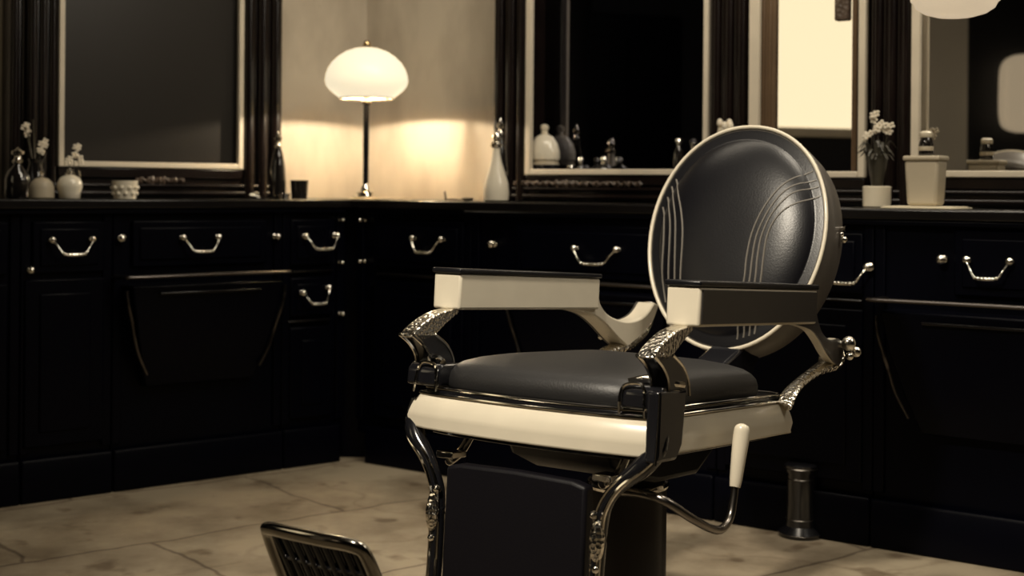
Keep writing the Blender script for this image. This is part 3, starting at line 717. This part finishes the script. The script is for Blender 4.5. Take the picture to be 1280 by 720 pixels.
# ------------------------------------------------------------------ table lamp
def lamp():
    r = ray(457, 246); Y = 5.01; x = r[0] * Y
    t = thing('table_lamp', 'lit table lamp with white mushroom glass shade on a slim dark column in the corner', 'lamp', (float(x), Y, TOPZ), 0)
    S = Y / FPX
    mb = MB(); mb.lathe([(.066, 0), (.078, .003), (.076, .005), (.055, .0035), (.001, .0035)], (.018, 0, 0), 36); mb.build('saucer', M['porcelain'], t)
    mb = MB(); mb.lathe([(.048, .0036), (.050, .006), (.050, .010), (.032, .014), (.030, .020), (.034, .026), (.020, .032), (.018, .045), (.012, .052), (.010, .060)], (0, 0, 0), 36); mb.build('base', M['chrome'], t)
    mb = MB(); mb.lathe([(.0105, .052), (.0105, .15), (.0115, .20), (.0105, .335), (.010, .352)], (0, 0, 0), 20); mb.build('stem', M['black_enamel'], t)
    mb = MB(); mb.lathe([(.016, .350), (.018, .354), (.018, .362), (.012, .368), (.012, .378)], (0, 0, 0), 24)
    for k in range(3):
        a = 2 * PI * k / 3 + .5; mb.tube([(0.008 * math.cos(a), .008 * math.sin(a), .366), (.09 * math.cos(a), .09 * math.sin(a), .373)], .0022, seg=6, smooth=False)
    mb.build('shade_holder', M['dark_metal'], t)
    zb = .372
    prof = [(.098, zb), (.117, zb + .014), (.136, zb + .030), (.148, zb + .046), (.153, zb + .064), (.151, zb + .084), (.143, zb + .108), (.128, zb + .132), (.105, zb + .154), (.078, zb + .172), (.045, zb + .184), (.020, zb + .188)]
    inn = [(r_ - .004, z - .003) for r_, z in prof[::-1]]; inn[-1] = (.096, zb)
    mb = MB(); mb.lathe(prof + inn, (0, 0, 0), 56)
    # drop the two caps of the open lathe so that the shade is open below
    mb.f = [q for q in mb.f if len(q) == 4]
    sh = mb.build('lamp_shade', M['shade'], t, angle=60)
    mb = MB(); mb.lathe([(.098, zb - .004), (.101, zb), (.098, zb + .003)], (0, 0, 0), 48); mb.f = [q for q in mb.f if len(q) == 4]; mb.build('shade_rim', M['dark_metal'], t)
    mb = MB(); mb.lathe([(.024, zb + .184), (.022, zb + .190), (.013, zb + .196), (.013, zb + .204), (.008, zb + .212), (.001, zb + .214)], (0, 0, 0), 24); mb.build('finial', M['brass'], t)
    mb = MB(); mb.tube([(.0, .02, .02), (.05, .03, .004), (.10, .05, .0022), (.16, .10, .0022)], .0022, seg=6); mb.build('flex', M['porcelain'], t)
    l = bpy.data.lights.new('lamp_bulb', 'POINT'); l.energy = 15; l.color = (1.0, 0.83, 0.60); l.shadow_soft_size = .005
    o = bpy.data.objects.new('lamp_bulb', l); C.objects.link(o); o.location = (float(x), Y, TOPZ + zb + .017)
    return t
lamp()

# ------------------------------------------------------------------ pendant bowl lamp in front of the right-hand mirror
Y = 3.15; rr = ray(1194, 22); px_ = float(rr[0] * Y); zb = float(EYE + rr[2] * Y)
t = thing('pendant_lamp', 'white glass bowl pendant lamp hanging at the top right, before the grey mirror', 'lamp', (px_, Y, zb), 0)
mb = MB(); mb.lathe([(.001, 0), (.042, .002), (.070, .010), (.088, .022), (.094, .034), (.100, .039), (.101, .048), (.093, .070), (.072, .093), (.045, .108), (.03, .114)], (0, 0, 0), 48); mb.build('glass_bowl', M['shade_dim'], t, angle=60)
mb = MB(); mb.lathe([(.032, .112), (.034, .132), (.016, .150), (.006, .156), (.006, CEIL - zb - .02), (.05, CEIL - zb - .015), (.05, CEIL - zb - .001)], (0, 0, 0), 20); mb.build('pendant_rod', M['dark_metal'], t)
# globe lamp on the side wall, seen only in the mirror
t = thing('wall_lamp', 'pale round-cornered wall lamp seen reflected at the right edge of the grey mirror', 'lamp', (SX, 0.15, 0), 0)
mb = MB(); mb.prism([tuple(p) for p in spline([(-.22, 1.44), (0, 1.40), (.16, 1.42), (.21, 1.50), (.215, 1.70), (.20, 1.86), (.12, 1.93), (0, 1.945), (-.22, 1.94)], 4, True)], .06, .16, 'x'); mb.build('lamp_glass', M['shade_far'], t, bevel=.03, seg=4)
mb = MB(); mb.box(.0, .06, -.06, .06, 1.60, 1.75); mb.build('wall_plate', M['dark_metal'], t, bevel=.005)

# ------------------------------------------------------------------ things on the worktops
def on_top(px, run, y):                                      # point on the worktop, y behind its front, under picture column px
    x = rx(run, px, y); return run_world(run, x, y, TOPZ), x
def item(name, label, cat, px, run, y, group=None, z=0.0):
    (wx, wy, wz), x = on_top(px, run, y); return thing(name, label, cat, (wx, wy, wz + z + .0005), RUN[run][2], group), wy / FPX
def blossoms(mb, c, n, r, sc=.010):
    for i in range(n):
        a = random.random() * 6.28; e = random.uniform(-.8, 1); q = (c[0] + r * math.cos(a) * random.uniform(.2, 1), c[1] + r * .5 * math.sin(a), c[2] + r * e)
        for k in range(4):
            b = 2 * PI * k / 4 + a; mb.ball((q[0] + sc * .8 * math.cos(b), q[1], q[2] + sc * .8 * math.sin(b)), sc * .7, 8, (1, .5, .8))
# dark bottle with chrome sprayer, far left
def spray_bottle(t, S, hb, rb, m, hn, body=None, puffer=True, top=M['chrome']):
    prof = body or [(rb * .9, 0), (rb, .006), (rb, hb * .55), (rb * .8, hb * .75), (rb * .35, hb * .92), (rb * .30, hb)]
    mb = MB(); mb.lathe(prof, (0, 0, 0), 24); mb.build('bottle_body', m, t, angle=50)
    mb = MB(); mb.lathe([(rb * .42, hb - .001), (rb * .45, hb + .006), (rb * .30, hb + .012), (rb * .28, hb + .022), (rb * .5, hb + .028), (rb * .5, hb + .038), (rb * .2, hb + .044), (.001, hb + hn)], (0, 0, 0), 16)
    if puffer: mb.tube([(0, 0, hb + .032), (.018, -.004, hb + .036), (.030, -.006, hb + .034)], .0035, seg=8); mb.ball((.034, -.007, hb + .033), .007, 10)
    mb.build('sprayer', top, t)
t, S = item('perfume_bottle', 'dark round bottle with a small chrome stopper, leftmost on the worktop', 'bottle', 22, 'L', .27)
spray_bottle(t, S, .115, .040, M['dark_glass'], .05, puffer=False)
t, S = item('flower_vase', 'dark vase of small white blossoms behind the pale jars', 'vase', 44, 'L', .30)
mb = MB(); mb.lathe([(.026, 0), (.034, .03), (.030, .08), (.020, .115), (.026, .13), (.022, .13), (.016, .112), (.001, .10)], (0, 0, 0), 24); mb.build('vase_body', M['dark_glass'], t)
mb = MB()
for a, b, h in ((-.035, 0, .235), (-.02, .01, .215), (.015, -.01, .185), (.035, 0, .150), (-.01, 0, .26)): mb.tube([(0, 0, .08), (a * .4, b, h * .6), (a, b, h)], .0018, seg=5)
mb.build('stem', M['leaf'], t)
mb = MB()
for a, b, h, n in ((-.034, 0, .238, 3), (-.022, .01, .218, 3), (.020, -.02, .180, 4), (.010, -.02, .160, 3)): blossoms(mb, (a, b, h), n, .012, .008)
mb.build('blossoms', M['petal'], t)
t, S = item('powder_jar', 'pale domed jar standing left of the round cream jar', 'jar', 52, 'L', .14)
mb = MB(); mb.lathe([(.034, 0), (.038, .004), (.038, .035), (.033, .052), (.020, .064), (.001, .068)], (0, 0, 0), 28); mb.build('jar_body', M['bisque'], t)
mb = MB(); mb.lathe([(.001, .0665), (.008, .070), (.004, .075), (.009, .083), (.001, .090)], (0, 0, 0), 14); mb.build('lid_knob', M['chrome'], t)
t, S = item('cream_jar', 'round cream jar with a bunch of white blossoms behind its lid', 'jar', 87, 'L', .13)
mb = MB(); mb.lathe([(.030, 0), (.033, .004), (.034, .018), (.040, .036), (.039, .052), (.030, .068), (.015, .076), (.001, .078)], (0, 0, 0), 30); mb.build('jar_body', M['milk'], t)
mb = MB(); mb.lathe([(.016, .0755), (.018, .081), (.010, .086), (.012, .092), (.001, .098)], (0, 0, 0), 16); mb.build('lid', M['chrome'], t)
t, S = item('flower_bunch', 'sprig of white blossoms in a dark glass behind the round cream jar', 'flowers', 92, 'L', .24)
mb = MB(); mb.lathe([(.022, 0), (.026, .01), (.024, .07), (.022, .09), (.020, .09), (.001, .02)], (0, 0, 0), 20); mb.build('glass', M['dark_glass'], t)
mb = MB()
for a, h in ((-.02, .13), (0, .15), (.02, .125)): mb.tube([(0, 0, .03), (a, 0, h)], .0016, seg=5, smooth=False)
mb.build('stem', M['leaf'], t)
mb = MB()
for a, h, n in ((.008, .168, 4), (.0, .140, 3), (-.022, .122, 3), (.022, .124, 3)): blossoms(mb, (a, -.01, h), n, .010, .008)
mb.build('blossoms', M['petal'], t)
def tumbler(label, px, run, y, w_, h, m, cat='glass', cut=True, name='glass_tumbler'):
    t, S = item(name, label, cat, px, run, y)
    mb = MB(); n = 16; v = []
    r0, r1 = w_ * .42, w_ * .5
    mb.lathe([(r0, 0), (r0 * 1.02, .004), (r1, h), (r1 - .003, h), (r0 - .003, .008), (.001, .007)], (0, 0, 0), 20)
    tb = mb.build('tumbler_wall', m, t, angle=25)
    if cut:
        mb = MB()
        for k in range(10):
            a = 2 * PI * k / 10
            for z, r in ((h * .3, r0 * 1.04), (h * .62, r0 * 1.10)): mb.ball((r * math.cos(a + (z > h * .5) * .3), r * math.sin(a + (z > h * .5) * .3), z), h * .13, 8, (1, 1, 1))
        mb.build('cut_pattern', m, t)
    return t
t = tumbler('small pale cut-glass tumbler below the left mirror', 156, 'L', .12, .086, .060, M['milk'])
t, S = item('hair_clip', 'tiny chrome clip lying below the left mirror\'s right corner', 'clip', 319, 'L', .10)
mb = MB(); mb.tube([(-.020, 0, .006), (-.005, .004, .014), (.008, 0, .007), (.020, -.003, .005)], [.003, .006, .005, .003], seg=8); mb.ball((-.018, 0, .013), .007, 10); mb.ball((.012, .004, .009), .006, 10)
mb.build('clip_body', M['handle'], t)
t, S = item('dark_bottle', 'tall dark bottle with a chrome top beside the left mirror, left of the lamp', 'bottle', 347, 'L', .20)
spray_bottle(t, S, .185, .030, M['dark_glass'], .06, [(.024, 0), (.030, .004), (.031, .05), (.026, .12), (.018, .165), (.012, .180), (.012, .19)], puffer=False)
t = tumbler('short dark glass tumbler standing left of the lamp base', 374, 'L', .14, .066, .068, M['dark_glass'], cut=False)
mb = MB(); mb.lathe([(.024, .008), (.026, .045), (.001, .046)], (0, 0, 0), 18); mb.build('soap', M['powder'], t)
t = tumbler('squat chrome cup between the dark bottle and the dark tumbler', 355, 'L', .09, .045, .020, M['chrome'], cut=False, cat='cup', name='metal_cup')
# razor and comb near the bottle
t, S = item('straight_razor', 'small open straight razor lying on the worktop left of the white bottle', 'razor', 566, 'R', .10)
mb = MB(); mb.tube([(-.035, 0, .004), (0, .004, .005), (.040, 0, .004)], [.003, .005, .003], seg=8, flat=(1, .6)); mb.build('razor_handle', M['dark_glass'], t)
mb = MB(); mb.prism([(-.036, .004), (-.040, .030), (-.034, .034), (-.028, .010), (-.030, .004)], -.001, .001, 'y'); mb.build('blade', M['dark_metal'], t)
t, S = item('soap_dish', 'tiny dark dish between the razor and the white bottle', 'dish', 584, 'R', .15)
mb = MB(); mb.lathe([(.014, 0), (.020, .004), (.022, .010), (.020, .010), (.001, .004)], (0, 0, 0), 18); mb.build('dish', M['dark_metal'], t)
t, S = item('white_bottle', 'white pear-shaped bottle with a chrome stopper in front of the middle mirror\'s frame', 'bottle', 620, 'R', .11)
mb = MB(); mb.lathe([(.036, 0), (.043, .005), (.045, .030), (.042, .062), (.030, .100), (.019, .135), (.013, .165), (.012, .185)], (0, 0, 0), 32); mb.build('bottle_body', M['milk'], t)
mb = MB(); mb.lathe([(.014, .184), (.019, .190), (.019, .198), (.010, .204), (.010, .212), (.015, .220), (.013, .232), (.006, .242), (.001, .244)], (0, 0, 0), 18); mb.tube([(.0, 0, .205), (-.018, 0, .200), (-.022, 0, .188)], .004, seg=8)
mb.build('stopper', M['chrome'], t)
t, S = item('dark_bottle', 'slim dark bottle half hidden behind the white pear-shaped bottle', 'bottle', 625, 'R', .24)
spray_bottle(t, S, .235, .026, M['dark_glass'], .06, [(.022, 0), (.027, .004), (.028, .09), (.022, .17), (.012, .215), (.010, .237)], puffer=False)
# on the sill of the middle mirror
def sill_item(name, label, cat, px, zoff, y=.435, group=None):
    x = rx('R', px, y); o = run_thing(name, label, cat, 'R', x, y, zoff, group); return o
ZS = 1.0355
t = sill_item('apothecary_jar', 'pale domed jar with a round knob inside the lower left of the middle mirror', 'jar', 680, ZS)
mb = MB(); mb.lathe([(.050, 0), (.056, .004), (.058, .040), (.055, .046), (.0555, .055)], (0, 0, 0), 36, sq=(1, .75)); mb.build('jar_body', M['bisque'], t)
mb = MB(); mb.lathe([(.060, .055), (.062, .062), (.060, .088), (.052, .115), (.036, .137), (.018, .147), (.001, .149)], (0, 0, 0), 36, sq=(1, .75)); mb.build('lid', M['milk'], t)
mb = MB(); mb.lathe([(.010, .147), (.014, .153), (.010, .158), (.016, .168), (.014, .180), (.001, .185)], (0, 0, 0), 18); mb.build('knob', M['porcelain'], t)
mb = MB(); mb.lathe([(.0585, .014), (.0592, .017), (.0592, .034), (.0585, .037)], (0, 0, 0), 36, sq=(1, .75)); mb.build('dark_band', M['black_enamel'], t)
def stopper_bottle(label, px, h, r, cap, lean=0.0):
    t = sill_item('scent_bottle', label, 'bottle', px, ZS, group='little dark bottles on the middle mirror sill')
    mb = MB(); mb.lathe([(r * .9, 0), (r, .004), (r, h * .5), (r * .75, h * .8), (r * .32, h)], (0, 0, 0), 20); mb.build('bottle_body', M['dark_glass'], t)
    mb = MB(); mb.lathe([(r * .36, h - .001), (r * .40, h + .004), (cap * .6, h + .007), (cap, h + .015), (cap * .8, h + .024), (.001, h + .029)], (0, 0, 0), 16); mb.build('stopper', M['handle'], t)
    return t
stopper_bottle('lowest little dark bottle right of the domed jar in the middle mirror', 713, .012, .016, .013)
stopper_bottle('little dark bottle, second from the domed jar in the middle mirror', 726, .038, .017, .011)
t = stopper_bottle('wider dark flask with bright stopper, right of the two little bottles in the mirror', 755, .040, .034, .014)
stopper_bottle('dark bottle with a bright top at the middle mirror\'s lower right corner', 848, .100, .020, .015)
stopper_bottle('shorter dark bottle beside the tall one at the middle mirror\'s lower right corner', 866, .085, .018, .010)
# pale tulip on the frame column right of the middle mirror
t, S = item('tulip_vase', 'pale tulip-shaped vase peeping over the top of the round chair back', 'vase', 906, 'R', .28)
mb = MB(); mb.lathe([(.026, 0), (.030, .005), (.012, .02), (.010, .10), (.018, .15), (.026, .19), (.027, .215), (.024, .245), (.020, .245), (.001, .20)], (0, 0, 0), 24); mb.build('vase_body', M['porcelain'], t)
mb = MB()
for k in range(5): mb.ball((.018 * math.cos(k * 1.26), .018 * math.sin(k * 1.26), .250 + .010 * (k % 2)), .010, 10, (1, 1, 1.5))
mb.build('petals', M['petal'], t)
# brush pot with leaves
t, S = item('planter', 'small white pot of dark drooping leaves with white blossoms, under the narrow mirror', 'plant', 1096, 'R', .22)
mb = MB(); mb.lathe([(.036, 0), (.040, .003), (.041, .060), (.038, .062), (.037, .050), (.001, .048)], (0, 0, 0), 28); mb.build('pot', M['porcelain'], t)
mb = MB()
for k in range(24):
    a = k * 2.4; h = random.uniform(.12, .17); e = random.uniform(.010, .042); cx, cy = math.cos(a), math.sin(a)
    mb.tube([(cx * .012, cy * .012, .050), (cx * .022, cy * .022, .05 + h * .5), (cx * (.02 + e * .5), cy * (.02 + e * .5), .05 + h * .85), (cx * (.026 + e), cy * (.026 + e), .04 + h * .80)], [.004, .008, .006, .001], seg=6, flat=(1.3, .4))
mb.build('leaves', M['leaf'], t)
mb = MB()
for c, n in (((-.012, -.01, .265), 6), ((.006, -.01, .235), 7), ((-.030, -.01, .205), 4), ((.034, -.01, .225), 4)):
    blossoms(mb, c, n, .014, .008)
mb.build('blossoms', M['petal'], t)
mb = MB()
for a, h in ((-.012, .26), (.006, .235), (-.03, .20), (.034, .22)): mb.tube([(0, 0, .05), (a * .5, -.004, h * .6), (a, -.008, h)], .0016, seg=5)
mb.build('stem', M['leaf'], t)
# towel, canister and pump bottle
t, S = item('folded_towel', 'flat folded cream cloth under the tapered canister on the right-hand worktop', 'towel', 1158, 'R', .10)
mb = MB(); mb.box(-.11, .10, -.06, .09, 0, .0035); mb.box(-.105, .09, -.055, .085, .0035, .0065); mb.build('cloth', M['towel'], t, bevel=.0015)
t, S = item('canister', 'tapered pale stone canister left of the grey mirror\'s lower corner', 'canister', 1157, 'R', .12, z=.007)
mb = MB(); mb.prism([(-.042, -.036), (.042, -.036), (.042, .036), (-.042, .036)], 0, .128, 'z', [(-.049, -.040), (.049, -.040), (.049, .040), (-.049, .040)])
mb.build('canister_body', M['bisque'], t, bevel=.010, seg=4)
mb = MB(); mb.box(-.052, .052, -.044, .044, .126, .140); mb.build('rim', M['bisque'], t, bevel=.005, seg=3)
t = thing('pump_bottle', 'small dark bottle with pale cap standing on the tapered canister', 'bottle', (t.location.x, t.location.y, TOPZ + .148), RUN['R'][2])
mb = MB(); mb.lathe([(.019, 0), (.020, .003), (.020, .030), (.016, .046), (.014, .052)], (0, 0, 0), 22); mb.build('bottle_body', M['dark_glass'], t)
mb = MB(); mb.lathe([(.0205, .014), (.0210, .016), (.0210, .024), (.0205, .026)], (0, 0, 0), 22); mb.build('bottle_label', M['bisque'], t)
mb = MB(); mb.lathe([(.016, .051), (.018, .054), (.018, .064), (.012, .069), (.001, .070)], (0, 0, 0), 20); mb.build('cap', M['porcelain'], t)
# dark comb on a cord in front of the narrow mirror
x = rx('R', 1051, .40); t = run_thing('hanging_brush', 'dark clothes brush hanging at the top of the narrow bright mirror', 'brush', 'R', x, .40, rz('R', 1051, 26, .40))
mb = MB(); mb.box(-.024, .024, -.010, .012, 0, .120); mb.build('brush_head', M['carving'], t, bevel=.006)
mb = MB(); mb.tube([(0, 0, .118), (0, 0, .30), (0, 0, 1.9 - 1.55 + .25)], .008, seg=8, smooth=False); mb.tube([(0, 0, .59), (0, .05, .60), (0, .088, .60)], .004, seg=6); mb.build('brush_handle', M['mahogany'], t)
# chrome fluted stand on the floor at the right of the chair
s_ = EYE / (660 - 237); Y = FPX * s_; X0 = (1018 - 640) * s_
t = thing('floor_stand', 'squat dark metal stand with thin bright rings on the floor, right of the lever', 'stand', (float(X0) - .05, float(Y) - .085, 0), RUN['R'][2])
mb = MB(); mb.lathe([(.062, 0), (.064, .012), (.052, .022), (.043, .03), (.040, .10), (.042, .18), (.048, .190), (.048, .203), (.040, .208), (.001, .208)], (0, 0, 0), 24); mb.build('stand_body', M['black_enamel'], t)
mb = MB()
for z, r in ((.010, .061), (.050, .040), (.165, .040), (.195, .047)):
    mb.lathe([(r, z - .003), (r + .003, z), (r, z + .003)], (0, 0, 0), 24)
mb.build('stand_ring', M['dark_metal'], t)
